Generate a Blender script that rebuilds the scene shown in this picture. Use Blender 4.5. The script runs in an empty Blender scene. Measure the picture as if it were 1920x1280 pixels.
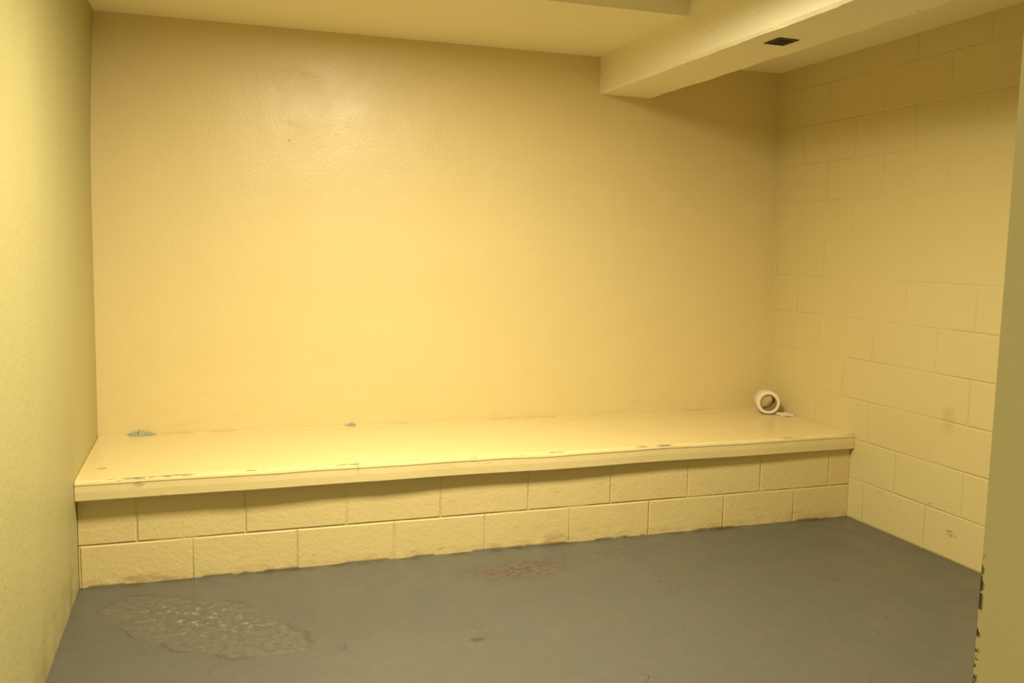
import bpy, bmesh, math, random
from mathutils import Vector, Matrix, noise
random.seed(3)
S=bpy.context.scene
W=3.587; H=2.336; HB=0.4367; TS=0.082
def topz(x): return 2.330+0.02*x/W
def lean(z): return 0.028*max(0.0,(z-1.5)/0.83)**2
def fy(x): return -0.808+0.043*x/W       # slab front line

# ---------------------------------------------------------------- node helper
class N:
    def __init__(s,name,rough=0.5,spec=0.5):
        s.m=bpy.data.materials.new(name); s.m.use_nodes=True
        s.t=s.m.node_tree; s.b=s.t.nodes['Principled BSDF']
        s.b.inputs['Roughness'].default_value=rough
        s.b.inputs['Specular IOR Level'].default_value=spec
        s.pos=s.n('ShaderNodeNewGeometry').outputs['Position']
        sp=s.n('ShaderNodeSeparateXYZ'); s.l(s.pos,sp.inputs[0])
        s.x,s.y,s.z=sp.outputs
    def n(s,t): return s.t.nodes.new(t)
    def l(s,a,b): s.t.links.new(a,b)
    def put(s,v,sock):
        if hasattr(v,'is_output'): s.l(v,sock)
        else: sock.default_value=v
    def m_(s,op,a,b=0.0,c=0.0,clamp=False):
        q=s.n('ShaderNodeMath'); q.operation=op; q.use_clamp=clamp
        s.put(a,q.inputs[0]); s.put(b,q.inputs[1]); s.put(c,q.inputs[2]); return q.outputs[0]
    def noise(s,scale,detail=4,rough=0.5,vec=None,stretch=None):
        q=s.n('ShaderNodeTexNoise'); q.inputs['Scale'].default_value=scale
        q.inputs['Detail'].default_value=detail; q.inputs['Roughness'].default_value=rough
        v=vec or s.pos
        if stretch:
            mp=s.n('ShaderNodeMapping'); s.l(v,mp.inputs[0]); mp.inputs['Scale'].default_value=stretch; v=mp.outputs[0]
        s.l(v,q.inputs['Vector']); return q.outputs['Fac']
    def ramp(s,v,a,b,lo=0.0,hi=1.0):
        q=s.n('ShaderNodeMapRange'); q.clamp=True; q.interpolation_type='SMOOTHSTEP'
        s.put(v,q.inputs['Value']); q.inputs['From Min'].default_value=a; q.inputs['From Max'].default_value=b
        q.inputs['To Min'].default_value=lo; q.inputs['To Max'].default_value=hi; return q.outputs['Result']
    def blob(s,c,r,rot=0.0,wob=0.0,wscale=8):
        """normalised distance from an ellipse centre (1 on the outline)"""
        q=s.n('ShaderNodeVectorMath'); q.operation='SUBTRACT'; s.l(s.pos,q.inputs[0]); q.inputs[1].default_value=c
        rt=s.n('ShaderNodeVectorRotate'); rt.rotation_type='Z_AXIS'; s.l(q.outputs[0],rt.inputs['Vector']); rt.inputs['Angle'].default_value=-rot
        mu=s.n('ShaderNodeVectorMath'); mu.operation='MULTIPLY'; s.l(rt.outputs[0],mu.inputs[0]); mu.inputs[1].default_value=tuple(1/k for k in r)
        ln=s.n('ShaderNodeVectorMath'); ln.operation='LENGTH'; s.l(mu.outputs[0],ln.inputs[0]); v=ln.outputs['Value']
        if wob:
            v=s.m_('ADD',v,s.m_('MULTIPLY',s.m_('SUBTRACT',s.noise(wscale,3),0.5),wob))
        return v
    def mix(s,f,a,b):
        q=s.n('ShaderNodeMix'); q.data_type='RGBA'; s.put(f,q.inputs[0])
        for v,i in((a,6),(b,7)):
            if isinstance(v,tuple): v=(*v,1.0) if len(v)==3 else v
            s.put(v,q.inputs[i])
        return q.outputs[2]
    def bump(s,h,dist,strength=1.0,prev=None):
        q=s.n('ShaderNodeBump'); q.inputs['Distance'].default_value=dist; q.inputs['Strength'].default_value=strength
        s.l(h,q.inputs['Height'])
        if prev: s.l(prev,q.inputs['Normal'])
        return q.outputs[0]
    def brick(s,u,v,mortar=0.006,smooth=0.6):
        c=s.n('ShaderNodeCombineXYZ'); s.put(u,c.inputs[0]); s.put(v,c.inputs[1])
        q=s.n('ShaderNodeTexBrick'); s.l(c.outputs[0],q.inputs['Vector'])
        q.offset=0.5; q.offset_frequency=2; q.squash=1
        q.inputs['Scale'].default_value=1; q.inputs['Mortar Size'].default_value=mortar
        q.inputs['Mortar Smooth'].default_value=smooth; q.inputs['Brick Width'].default_value=0.4064
        q.inputs['Row Height'].default_value=0.2032; q.inputs['Bias'].default_value=0
        q.inputs['Color1'].default_value=(0,0,0,1);q.inputs['Color2'].default_value=(1,1,1,1)
        return q.outputs['Fac'],q.outputs['Color']
    def done(s,col,nrm=None,rough=None):
        s.put((*col,1) if isinstance(col,tuple) else col,s.b.inputs['Base Color'])
        if nrm: s.l(nrm,s.b.inputs['Normal'])
        if rough is not None: s.put(rough,s.b.inputs['Roughness'])
        return s.m

YEL=(0.75,0.617,0.298)
YELD=(0.71,0.577,0.272)
# back wall : rolled gloss paint over skim coat
k=N('painted_plaster_back',0.36)
v1=k.noise(1.6,3); col=k.mix(v1,YEL,YELD)
lowdirt=k.m_('MULTIPLY',k.ramp(k.z,1.0,0.44),k.ramp(k.noise(5,5,.6,stretch=(1,1,6)),.5,.75))
col=k.mix(k.m_('MULTIPLY',lowdirt,.2),col,(.58,.41,.15))
rb=k.blob((0.88,0,2.10),(.16,1,.05),0,1.8,12)
patch=k.ramp(rb,1.1,.3)
rb2=k.blob((1.0,0,1.93),(.22,1,.07),0,2.2,9); patch2=k.ramp(rb2,1.1,.2)
stain=k.ramp(k.blob((0.86,0,1.90),(.005,1,.10),0,1.0,30),1,.3)
stain2=k.ramp(k.blob((0.86,0,1.82),(.007,1,.007),0,.4,60),1,.4)
col=k.mix(k.m_('MULTIPLY',stain,.18),col,(.45,.27,.07)); col=k.mix(k.m_('MULTIPLY',stain2,.6),col,(.16,.09,.03))
b=k.bump(k.noise(2.2,3),0.02,.35)
b=k.bump(k.noise(70,3,.6),0.0019,.5,b)
b=k.bump(k.m_('MULTIPLY',k.m_('ADD',patch,k.m_('MULTIPLY',patch2,.5)),k.noise(16,3,.6)),0.005,.5,b)
M_back=k.done(col,b,k.ramp(k.noise(4,4),.3,.7,.32,.42))
# left wall
k=N('painted_plaster_side',0.5)
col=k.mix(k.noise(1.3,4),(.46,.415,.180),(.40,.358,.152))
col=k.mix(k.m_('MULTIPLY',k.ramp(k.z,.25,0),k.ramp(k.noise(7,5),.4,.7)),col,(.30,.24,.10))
b=k.bump(k.noise(1.7,3,stretch=(1,1,.35)),0.035,.7); b=k.bump(k.noise(40,4,.6),0.004,.7,b)
M_left=k.done(col,b)
# right wall : painted blocks
k=N('painted_block_wall',0.5)
f,c=k.brick(k.m_('SUBTRACT',k.m_('MULTIPLY',k.y,-1),0.2337),k.z,0.0075,1.0)
faint=k.ramp(k.noise(1.6,2),.36,.6,.3,.8)
col=k.mix(k.noise(1.5,4),(.66,.555,.26),(.61,.51,.23)); col=k.mix(k.m_('MULTIPLY',c,.05),col,(.55,.42,.16))
col=k.mix(k.m_('MULTIPLY',k.m_('MULTIPLY',f,faint),.08),col,(.42,.31,.11))
scuf=k.ramp(k.noise(9,4,.6,stretch=(1,1,3)),.66,.72); col=k.mix(k.m_('MULTIPLY',k.m_('MULTIPLY',scuf,k.ramp(k.z,.5,.1)),.6),col,(.25,.17,.07))
sm=k.ramp(k.blob((W,-1.35,.62),(1,.05,.08),0,.4,9),1.1,.3); col=k.mix(k.m_('MULTIPLY',sm,.3),col,(.45,.30,.10))
h=k.m_('SUBTRACT',1.0,k.m_('MULTIPLY',f,faint))
b=k.bump(h,0.005,.65); b=k.bump(k.noise(45,4,.6),0.002,.6,b)
M_right=k.done(col,b)
# bench base blocks
k=N('painted_block_bench_base',0.5)
f,c=k.brick(k.m_('SUBTRACT',k.x,0.6147),k.m_('ADD',k.z,0.0381),0.0075,1.0)
jf=k.ramp(k.noise(4,3),.35,.6,.35,1)
col=k.mix(k.noise(2,4),(.74,.605,.28),(.68,.55,.24)); col=k.mix(k.m_('MULTIPLY',k.m_('MULTIPLY',f,jf),.06),col,(.50,.36,.12))
chips=k.ramp(k.noise(42,4,.7),.715,.745)
col=k.mix(k.m_('MULTIPLY',chips,.5),col,(.40,.28,.10))
low=k.m_('MULTIPLY',k.ramp(k.z,.012,.0),k.ramp(k.noise(5,4),.5,.56)); col=k.mix(k.m_('MULTIPLY',low,.8),col,(.10,.08,.05))
brn=k.m_('MULTIPLY',k.ramp(k.z,.09,.0),k.ramp(k.noise(10,5,.7,stretch=(.4,1,1.5)),.54,.62)); col=k.mix(k.m_('MULTIPLY',brn,.45),col,(.36,.24,.08))
scf=k.ramp(k.noise(5,5,.7,stretch=(1,1,4)),.62,.68); col=k.mix(k.m_('MULTIPLY',scf,.25),col,(.42,.30,.11))
h=k.m_('SUBTRACT',1.0,k.m_('MULTIPLY',f,jf))
b=k.bump(h,0.0055,.75); b=k.bump(k.noise(60,5,.7),0.003,.8,b); b=k.bump(k.m_('SUBTRACT',1.0,chips),0.003,.8,b)
M_base=k.done(col,b)
# bench slab
k=N('painted_concrete_slab',0.27)
e=k.m_('SUBTRACT',k.y,k.m_('ADD',k.m_('MULTIPLY',k.x,0.043/W),-0.808))
col=k.mix(k.noise(2,4),(.77,.64,.315),(.72,.59,.275))
band=k.m_('MULTIPLY',k.ramp(e,.002,.007),k.ramp(e,.024,.016))
seg=k.ramp(k.noise(2.3,2,stretch=(1,.1,.1)),.43,.55)
dash=k.ramp(k.noise(34,5,.7,stretch=(.25,2.4,1)),.565,.61)
wear=k.m_('MULTIPLY',k.m_('MULTIPLY',band,seg),dash)
loc=None
for cx,rx in((.22,.07),(.36,.07),(.64,.025),(1.02,.06),(1.56,.035),(1.95,.05),(2.5,.05),(3.2,.07)):
    t=k.ramp(k.blob((cx,fy(cx)+.013,HB),(rx,.009,.018),0,.9,30),1.0,.8); loc=t if loc is None else k.m_('MAXIMUM',loc,t)
wear=k.m_('MAXIMUM',wear,k.m_('MULTIPLY',loc,k.ramp(k.noise(42,4,.7,stretch=(.3,2.4,1)),.46,.52)))
spots=k.ramp(k.blob((.08,-.62,HB),(.02,.02,.1),0,.5,40),1,.7)
spots=k.m_('MAXIMUM',spots,k.ramp(k.blob((1.06,-.77,HB-.01),(.012,.06,.05),0,.5,40),1,.2))
wear=k.m_('MAXIMUM',wear,k.m_('MULTIPLY',spots,.5))
col=k.mix(k.m_('MULTIPLY',wear,.8),col,(.15,.145,.125))
col=k.mix(k.m_('MULTIPLY',k.m_('MULTIPLY',k.ramp(k.y,-.04,-.015),k.ramp(k.noise(6,4,.6,stretch=(1,.2,.2)),.52,.6)),.4),col,(.52,.36,.13))
b=k.bump(k.noise(5,3),0.02,.3); b=k.bump(k.noise(60,4,.6),0.0012,.5,b); b=k.bump(k.m_('SUBTRACT',1.0,wear),0.0012,.8,b)
M_slab=k.done(col,b)
# ceiling / beam
k=N('painted_ceiling',0.55)
col=k.mix(k.noise(1.8,4),(.92,.85,.61),(.89,.81,.56)); b=k.bump(k.noise(3,3),.015,.4); b=k.bump(k.noise(50,4),.002,.6,b)
M_ceil=k.done(col,b)
k=N('painted_concrete_beam',0.5)
col=k.mix(k.noise(3,5),(.92,.85,.62),(.87,.79,.55)); pits=k.ramp(k.noise(38,3,.6),.70,.74)
col=k.mix(k.m_('MULTIPLY',pits,.4),col,(.4,.28,.1))
b=k.bump(k.noise(5,3),.012,.5); b=k.bump(k.noise(60,4),.003,.6,b); b=k.bump(k.m_('SUBTRACT',1.0,pits),.003,.8,b)
M_beam=k.done(col,b)
# floor
k=N('painted_concrete_floor',0.42)
col=k.mix(k.noise(1.2,5,.6),(.089,.088,.072),(.116,.113,.092)); col=k.mix(k.ramp(k.noise(14,5,.7),.45,.75,0,.3),col,(.14,.133,.106))
pr=k.m_('ADD',k.blob((.43,-1.20,0),(.41,.21,1),-.72,.9,3.2),k.m_('MULTIPLY',k.m_('SUBTRACT',k.noise(22,3),.5),.22))
pin=k.ramp(pr,1.0,.93); edge=k.m_('MULTIPLY',k.m_('MULTIPLY',k.ramp(pr,.92,.97),k.ramp(pr,1.03,.99)),k.ramp(k.noise(6,2),.44,.60))
col=k.mix(k.m_('MULTIPLY',pin,.7),col,k.mix(k.ramp(k.noise(34,5,.75),.35,.65),(.085,.080,.062),(.145,.135,.105)))
col=k.mix(k.m_('MULTIPLY',edge,.5),col,(.06,.048,.035))
fl=k.m_('MULTIPLY',k.ramp(k.blob((.46,-1.18,0),(.36,.17,1),-.5,.6,9),1,.3),k.ramp(k.noise(34,6,.75),.56,.64))
col=k.mix(k.m_('MULTIPLY',fl,.65),col,(.38,.33,.23))
fl2=k.m_('MULTIPLY',k.ramp(k.blob((.46,-1.2,0),(.34,.16,1),-.5,.6,9),1,.3),k.ramp(k.noise(27,6,.75),.62,.66)); col=k.mix(fl2,col,(.14,.06,.03))
def rust(c,r,rot,th,amt,sc=44):
    global col
    a=k.m_('MULTIPLY',k.ramp(k.blob(c,r,rot,.6,7),1.0,.25),k.ramp(k.noise(sc,6,.8,stretch=(.7,1.3,1)),th,th+.04))
    col=k.mix(k.m_('MULTIPLY',a,amt),col,(.090,.036,.018))
rust((1.68,-1.03,0),(.30,.15,1),.12,.50,.95); rust((2.10,-.94,0),(.5,.10,1),.12,.54,.85); rust((2.6,-.95,0),(.3,.1,1),.1,.57,.75)
rust((1.34,-1.60,0),(.04,.022,1),0,.38,.85)
n1=k.noise(2.4,2); ln=k.m_('ABSOLUTE',k.m_('SUBTRACT',n1,.5)); scr=k.m_('MULTIPLY',k.ramp(ln,.0016,.0006),k.ramp(k.noise(3.1,2,vec=None,stretch=(1.3,.8,1)),.54,.6))
col=k.mix(k.m_('MULTIPLY',scr,.6),col,(.05,.045,.035))
n2=k.noise(3.7,1); l2=k.m_('ABSOLUTE',k.m_('SUBTRACT',n2,.45)); scr2=k.m_('MULTIPLY',k.ramp(l2,.0020,.0008),k.ramp(k.noise(4.3,2,stretch=(.8,1.3,1)),.56,.61))
col=k.mix(k.m_('MULTIPLY',scr2,.7),col,(.04,.036,.03))
dots=k.ramp(k.noise(26,2,.5),.80,.83); col=k.mix(dots,col,(.5,.45,.3))
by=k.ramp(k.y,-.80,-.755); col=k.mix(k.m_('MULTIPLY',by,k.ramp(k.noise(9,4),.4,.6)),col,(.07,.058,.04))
b=k.bump(k.noise(2.5,3),.012,.4); b=k.bump(k.noise(50,5,.7),.0015,.7,b); b=k.bump(k.m_('MULTIPLY',pin,k.noise(30,5,.75)),.0012,1,b)
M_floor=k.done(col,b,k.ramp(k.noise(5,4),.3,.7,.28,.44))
# jamb
k=N('painted_steel_jamb',0.4)
col=k.mix(k.noise(3,3),(.88,.80,.42),(.83,.75,.37))
chip=k.m_('MULTIPLY',k.ramp(k.noise(60,4,.6),.50,.55),k.m_('MULTIPLY',k.ramp(k.z,1.13,1.09),k.ramp(k.y,-3.9005,-3.8975)))
col=k.mix(chip,col,(.11,.045,.018))
M_jamb=k.done(col,k.bump(k.m_('SUBTRACT',1.0,chip),.001))
def simple(name,c1,c2,sc=20,rough=.7,bd=.002):
    k=N(name,rough); return k.done(k.mix(k.noise(sc,4),c1,c2),k.bump(k.noise(sc*2,4),bd))
M_paper=simple('toilet_tissue',(.82,.76,.60),(.76,.70,.53),25,.9)
M_card=simple('cardboard',(.38,.23,.09),(.30,.17,.06),25,.85)
M_dark=simple('dark_metal',(.012,.012,.011),(.05,.05,.042),60,.5)
M_chip=simple('bare_plaster',(.78,.79,.62),(.58,.57,.40),40,.8,.002)

# ---------------------------------------------------------------- mesh helpers
def link(o,parent=None):
    S.collection.objects.link(o)
    if parent: o.parent=parent
    return o
def meshobj(name,bm,mat,parent=None,smooth=False,origin=None):
    bmesh.ops.recalc_face_normals(bm,faces=bm.faces)
    me=bpy.data.meshes.new(name)
    if origin is not None:
        for v in bm.verts: v.co-=Vector(origin)
    bm.to_mesh(me); bm.free()
    if smooth:
        for p in me.polygons: p.use_smooth=True
    me.materials.append(mat); o=bpy.data.objects.new(name,me)
    if origin is not None: o.location=origin
    return link(o,parent)
def box(bm,a,b):
    g=bmesh.ops.create_cube(bm,size=1)['verts']
    for v in g: v.co=Vector([a[i]+(v.co[i]+.5)*(b[i]-a[i]) for i in range(3)])
    return g
def prism_x(bm,xs,section):
    rings=[[bm.verts.new((x,y,z)) for y,z in section(x)] for x in xs]
    n=len(rings[0])
    for a,b in zip(rings,rings[1:]):
        for i in range(n): bm.faces.new((a[i],a[(i+1)%n],b[(i+1)%n],b[i]))
    bm.faces.new(rings[0]); bm.faces.new(rings[-1][::-1])
def struct(o,label=None):
    o['kind']='structure'
    if label: o['label']=label
    return o
def slab_grid(name,us,vs,fn,thick,mat):
    bm=bmesh.new()
    F=[[bm.verts.new(fn(u,v,0)) for v in vs] for u in us]
    B=[[bm.verts.new(fn(u,v,thick)) for v in vs] for u in us]
    for i in range(len(us)-1):
        for j in range(len(vs)-1):
            bm.faces.new((F[i][j],F[i+1][j],F[i+1][j+1],F[i][j+1])); bm.faces.new((B[i][j],B[i][j+1],B[i+1][j+1],B[i+1][j]))
    for i in range(len(us)-1):
        for j in(0,len(vs)-1): bm.faces.new((F[i][j],F[i+1][j],B[i+1][j],B[i][j]))
    for j in range(len(vs)-1):
        for i in(0,len(us)-1): bm.faces.new((F[i][j],F[i][j+1],B[i][j+1],B[i][j]))
    return meshobj(name,bm,mat,smooth=False)
def lin(a,b,n): return [a+(b-a)*i/n for i in range(n+1)]
Y0=-3.9
zs=[0]+lin(1.4,2.50,10)
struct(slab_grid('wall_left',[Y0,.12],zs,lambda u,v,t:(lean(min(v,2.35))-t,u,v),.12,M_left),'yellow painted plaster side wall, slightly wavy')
struct(slab_grid('wall_right',[Y0,.12],zs,lambda u,v,t:(W-lean(min(v,2.35))*.9+t,u,v),.12,M_right),'yellow painted concrete block side wall')
bm=bmesh.new(); box(bm,(-.12,0,0),(W+.12,.12,2.5)); struct(meshobj('wall_back',bm,M_back),'glossy yellow painted plaster wall behind the bench')
bm=bmesh.new(); box(bm,(-.12,-5.2,-.1),(W+.12,.12,0)); struct(meshobj('floor',bm,M_floor),'worn grey painted concrete floor with rust stains')
bm=bmesh.new()
box(bm,(1.13,-4.05,0),(W+.12,Y0,2.5)); box(bm,(-.12,-4.05,0),(-.02,Y0,2.5)); box(bm,(-.02,-4.05,2.12),(1.13,Y0,2.5))
struct(meshobj('wall_front',bm,M_right),'yellow block wall with the cell doorway')
bm=bmesh.new()
def csec(x):
    z=topz(max(0,min(W,x))); return [(.12,z),(-.90,z),(-.902,z+.10),(-4.05,z+.10),(-4.05,z+.25),(.12,z+.25)]
prism_x(bm,[-.12]+lin(0,2.5,4),csec)
prism_x(bm,lin(2.5,W,3)+[W+.12],lambda x:[(.12,topz(x)),(-4.05,topz(x)-.0),(-4.05,topz(x)+.25),(.12,topz(x)+.25)])
struct(meshobj('ceiling',bm,M_ceil),'cream yellow painted ceiling with a shallow step')
# beam
bm=bmesh.new()
ys=lin(.06,Y0,130); BX0,BX1,BZ=2.455,2.762,2.152
rings=[]
for y in ys:
    w=lambda s:(noise.noise(Vector((s*7,y*6,1.3)))*.004+noise.noise(Vector((s*3,y*24,5)))*.0018)
    sec=[(BX0,2.42),(BX0+w(1)*.4,2.28),(BX0+w(2),BZ+.012),(BX0+.010,BZ+w(3)),(BX0+.15,BZ+.001),(BX1-.012,BZ+w(4)),(BX1+w(5),BZ+.014),(BX1,2.42)]
    rings.append([bm.verts.new((a,y,b)) for a,b in sec])
for a,b in zip(rings,rings[1:]):
    for i in range(8): bm.faces.new((a[i],a[(i+1)%8],b[(i+1)%8],b[i]))
bm.faces.new(rings[0]);bm.faces.new(rings[-1][::-1])
struct(meshobj('trim_1',bm,M_beam),'cream painted concrete ceiling beam with chipped edges')
# steel door jamb
bm=bmesh.new()
JX=1.032
sec=[(JX,-3.896),(1.18,-3.896),(1.18,-3.9),(1.13,-3.9),(1.13,-4.05),(1.18,-4.05),(1.18,-4.06),(JX,-4.06),(JX,-4.01),(JX+.015,-4.01),(JX+.015,-3.96),(JX,-3.96)]
R=[[bm.verts.new((x,y,z)) for x,y in sec] for z in (0,2.12)]
n=len(sec)
for i in range(n): bm.faces.new((R[0][i],R[0][(i+1)%n],R[1][(i+1)%n],R[1][i]))
bm.faces.new(R[0]);bm.faces.new(R[1][::-1])
struct(meshobj('trim_2',bm,M_jamb),'cream yellow steel door jamb with flaking rust')

# ---------------------------------------------------------------- bench
bench=bpy.data.objects.new('bench',None); bench.location=(W/2,-.4,0); link(bench)
bench['label']='long yellow painted concrete bench on block base with worn edge'; bench['category']='bench'
inv=Matrix.Translation((-W/2,.4,0))
def child(o):
    o.parent=bench; o.matrix_parent_inverse=inv; return o
bm=bmesh.new()
def ssec(x):
    f=fy(x)+noise.noise(Vector((x*2.2,0,0)))*.005+noise.noise(Vector((x*9,3,0)))*.0015
    zt=HB+noise.noise(Vector((x*1.8,8,0)))*.003
    lip=noise.noise(Vector((x*5,5,2)))*.002
    return [(-.001,HB-TS),(-.001,HB+.004),(-.03,HB+.001),(-.3,HB),(f+.05,zt-.001),(f+.026,zt-.0015),(f+.010,zt-.003+lip*.5),(f+.003,zt-.008+lip),(f+.0005,zt-.016+lip),(f+.0025,zt-.022+lip),(f+.001,zt-.045),(f+.002,zt-TS+.006),(f+.010,zt-TS)]
prism_x(bm,lin(.002,W-.002,260),ssec)
o=child(meshobj('seat_slab',bm,M_slab)); o['label']='thick painted concrete slab with chipped front lip'
bm=bmesh.new()
def bsec(x):
    f=-.745+.008*x/W+noise.noise(Vector((x*3,11,0)))*.002
    return [(-.002,.0),(-.002,HB-TS),(f,HB-TS),(f+noise.noise(Vector((x*8,2,2)))*.002,.2),(f-.001,.03),(f+noise.noise(Vector((x*14,7,2)))*.004,.0)]
prism_x(bm,lin(.002,W-.002,200),bsec)
o=child(meshobj('block_base',bm,M_base)); o['label']='two courses of painted concrete blocks'

# ---------------------------------------------------------------- toilet roll
def ring(bm,ro,ri,L,seg=64,wob=0):
    prof=[(ri,0.004),(ri+.003,0),(ro-.005,0),(ro-.001,.003),(ro,.010),(ro,L-.006),(ro-.004,L),(ri,L)]
    R=[]
    for i in range(seg):
        a=2*math.pi*i/seg
        R.append([])
        for j,(r,z) in enumerate(prof):
            q=r+ (wob*noise.noise(Vector((math.cos(a)*1.6,math.sin(a)*1.6,j*.2))) if wob else 0)
            R[-1].append(bm.verts.new((q*math.cos(a),q*math.sin(a),z)))
    m=len(prof)
    for i in range(seg):
        A=R[i];B=R[(i+1)%seg]
        for j in range(m): bm.faces.new((A[j],A[(j+1)%m],B[(j+1)%m],B[j]))
RO=.064
d=Vector((.40,.92,.0)).normalized()
roll=bpy.data.objects.new('toilet_paper_roll',None); roll.location=(3.450,-.215,HB+.003); link(roll)
roll['label']='nearly used white toilet paper roll lying on the bench'; roll['category']='toilet paper'
rotm=d.to_track_quat('Z','Y').to_matrix().to_4x4()
for nm,ro,ri,L,wb,mt in(('paper',RO,.0445,.10,.002,M_paper),('cardboard_core',.0442,.0420,.098,0,M_card)):
    bm=bmesh.new(); ring(bm,ro,ri,L,64,wb)
    bmesh.ops.transform(bm,matrix=Matrix.Translation((0,0,RO+.001))@rotm,verts=bm.verts)
    o=meshobj(nm,bm,mt,roll,True)
    o['label']='brown cardboard tube' if 'card' in nm else 'thin layer of white tissue'
# folded scrap
bm=bmesh.new(); nx,ny=14,10; G=[]
for i in range(nx+1):
    G.append([])
    for j in range(ny+1):
        u,v=i/nx,j/ny
        z=.011+.002*math.sin(u*3+v*2)+.0015*noise.noise(Vector((u*3,v*3,1)))
        G[-1].append(bm.verts.new((3.488+.078*u+.003*math.sin(v*4)+.015*v,-.300+.085*v+.006*math.sin(u*3)+.01*u,HB+z)))
for i in range(nx):
    for j in range(ny): bm.faces.new((G[i][j],G[i+1][j],G[i+1][j+1],G[i][j+1]))
bmesh.ops.recalc_face_normals(bm,faces=bm.faces)
if bm.faces[:][0].normal.z<0: bmesh.ops.reverse_faces(bm,faces=bm.faces[:])
bmesh.ops.solidify(bm,geom=bm.faces[:],thickness=.010)
o=meshobj('paper_scrap',bm,M_paper,None,False,(3.52,-.25,HB)); o['label']='small folded white tissue scrap lying beside the roll'; o['category']='paper scrap'
def crumb(cx,w,dp,h,sd):
    bm=bmesh.new(); nx,ny=22,7; G=[]
    for i in range(nx+1):
        G.append([])
        for j in range(ny+1):
            u,v=i/nx*2-1,j/ny
            e=max(0,1-abs(u)**1.2)*(1-v)**2
            z=h*e*(.25+1.5*abs(noise.noise(Vector((u*3.5+sd,v*2,sd)))))
            G[-1].append(bm.verts.new((cx+w*u,-.003-dp*v*(1-.6*u*u)*(.6+.7*abs(noise.noise(Vector((u*4,sd,1))))),HB+.002+z)))
    for i in range(nx):
        for j in range(ny): bm.faces.new((G[i][j],G[i+1][j],G[i+1][j+1],G[i][j+1]))
    bmesh.ops.solidify(bm,geom=bm.faces[:],thickness=.002)
    o=meshobj('plaster_chip',bm,M_chip,None,False,(cx,-.02,HB))
    o['label']='pale crumbled plaster patch where the bench meets the wall'; o['category']='plaster chip'
crumb(.185,.07,.05,.042,1); crumb(1.15,.036,.035,.020,4)
# recessed box in beam underside
bm=bmesh.new()
x0,x1,y0,y1=2.548,2.638,-1.430,-1.332
box(bm,(x0,y0,BZ-.003),(x1,y1,BZ+.0015))
bmesh.ops.bevel(bm,geom=bm.edges[:],offset=.001,segments=1)
for i in range(3): box(bm,(x0+.012,y0+.02+i*.028,BZ-.006),(x1-.012,y0+.028+i*.028,BZ-.002))
o=meshobj('ceiling_vent',bm,M_dark,None,False,((x0+x1)/2,(y0+y1)/2,BZ)); o['label']='small dark rectangular metal vent under the ceiling beam'; o['category']='vent'

# ---------------------------------------------------------------- light
def area(loc,sx,sy,pw,col,rot=(0,0,0)):
    L=bpy.data.lights.new('lamp','AREA'); L.shape='RECTANGLE'; L.size=sx; L.size_y=sy; L.energy=pw; L.color=col
    o=bpy.data.objects.new('lamp',L); o.location=loc; o.rotation_euler=rot; link(o); return o
a=area((1.30,-1.95,2.36),.8,.4,96,(1,.895,.655),(math.radians(5),0,0))
a.data.spread=math.radians(167)
w=bpy.data.worlds.new('w'); S.world=w; w.use_nodes=True
w.node_tree.nodes['Background'].inputs[0].default_value=(1,.88,.56,1); w.node_tree.nodes['Background'].inputs[1].default_value=.6

# ---------------------------------------------------------------- camera
yaw,pitch,rl=0.3327,-0.1043,0.0215
fwd=Vector((math.sin(yaw)*math.cos(pitch),math.cos(yaw)*math.cos(pitch),math.sin(pitch)))
r=Vector((math.cos(yaw),-math.sin(yaw),0)); u=r.cross(fwd)
r2=math.cos(rl)*r+math.sin(rl)*u; u2=-math.sin(rl)*r+math.cos(rl)*u
M=Matrix((r2,u2,-fwd)).transposed().to_4x4(); M.translation=(0.4751,-4.3997,1.3354)
cd=bpy.data.cameras.new('camera'); cd.sensor_width=36; cd.lens=1668.6455*36/1920; cd.clip_start=.02
cam=bpy.data.objects.new('camera',cd); cam.matrix_world=M; link(cam); S.camera=cam
S.view_settings.view_transform='Standard'; S.view_settings.look='None'; S.view_settings.exposure=0
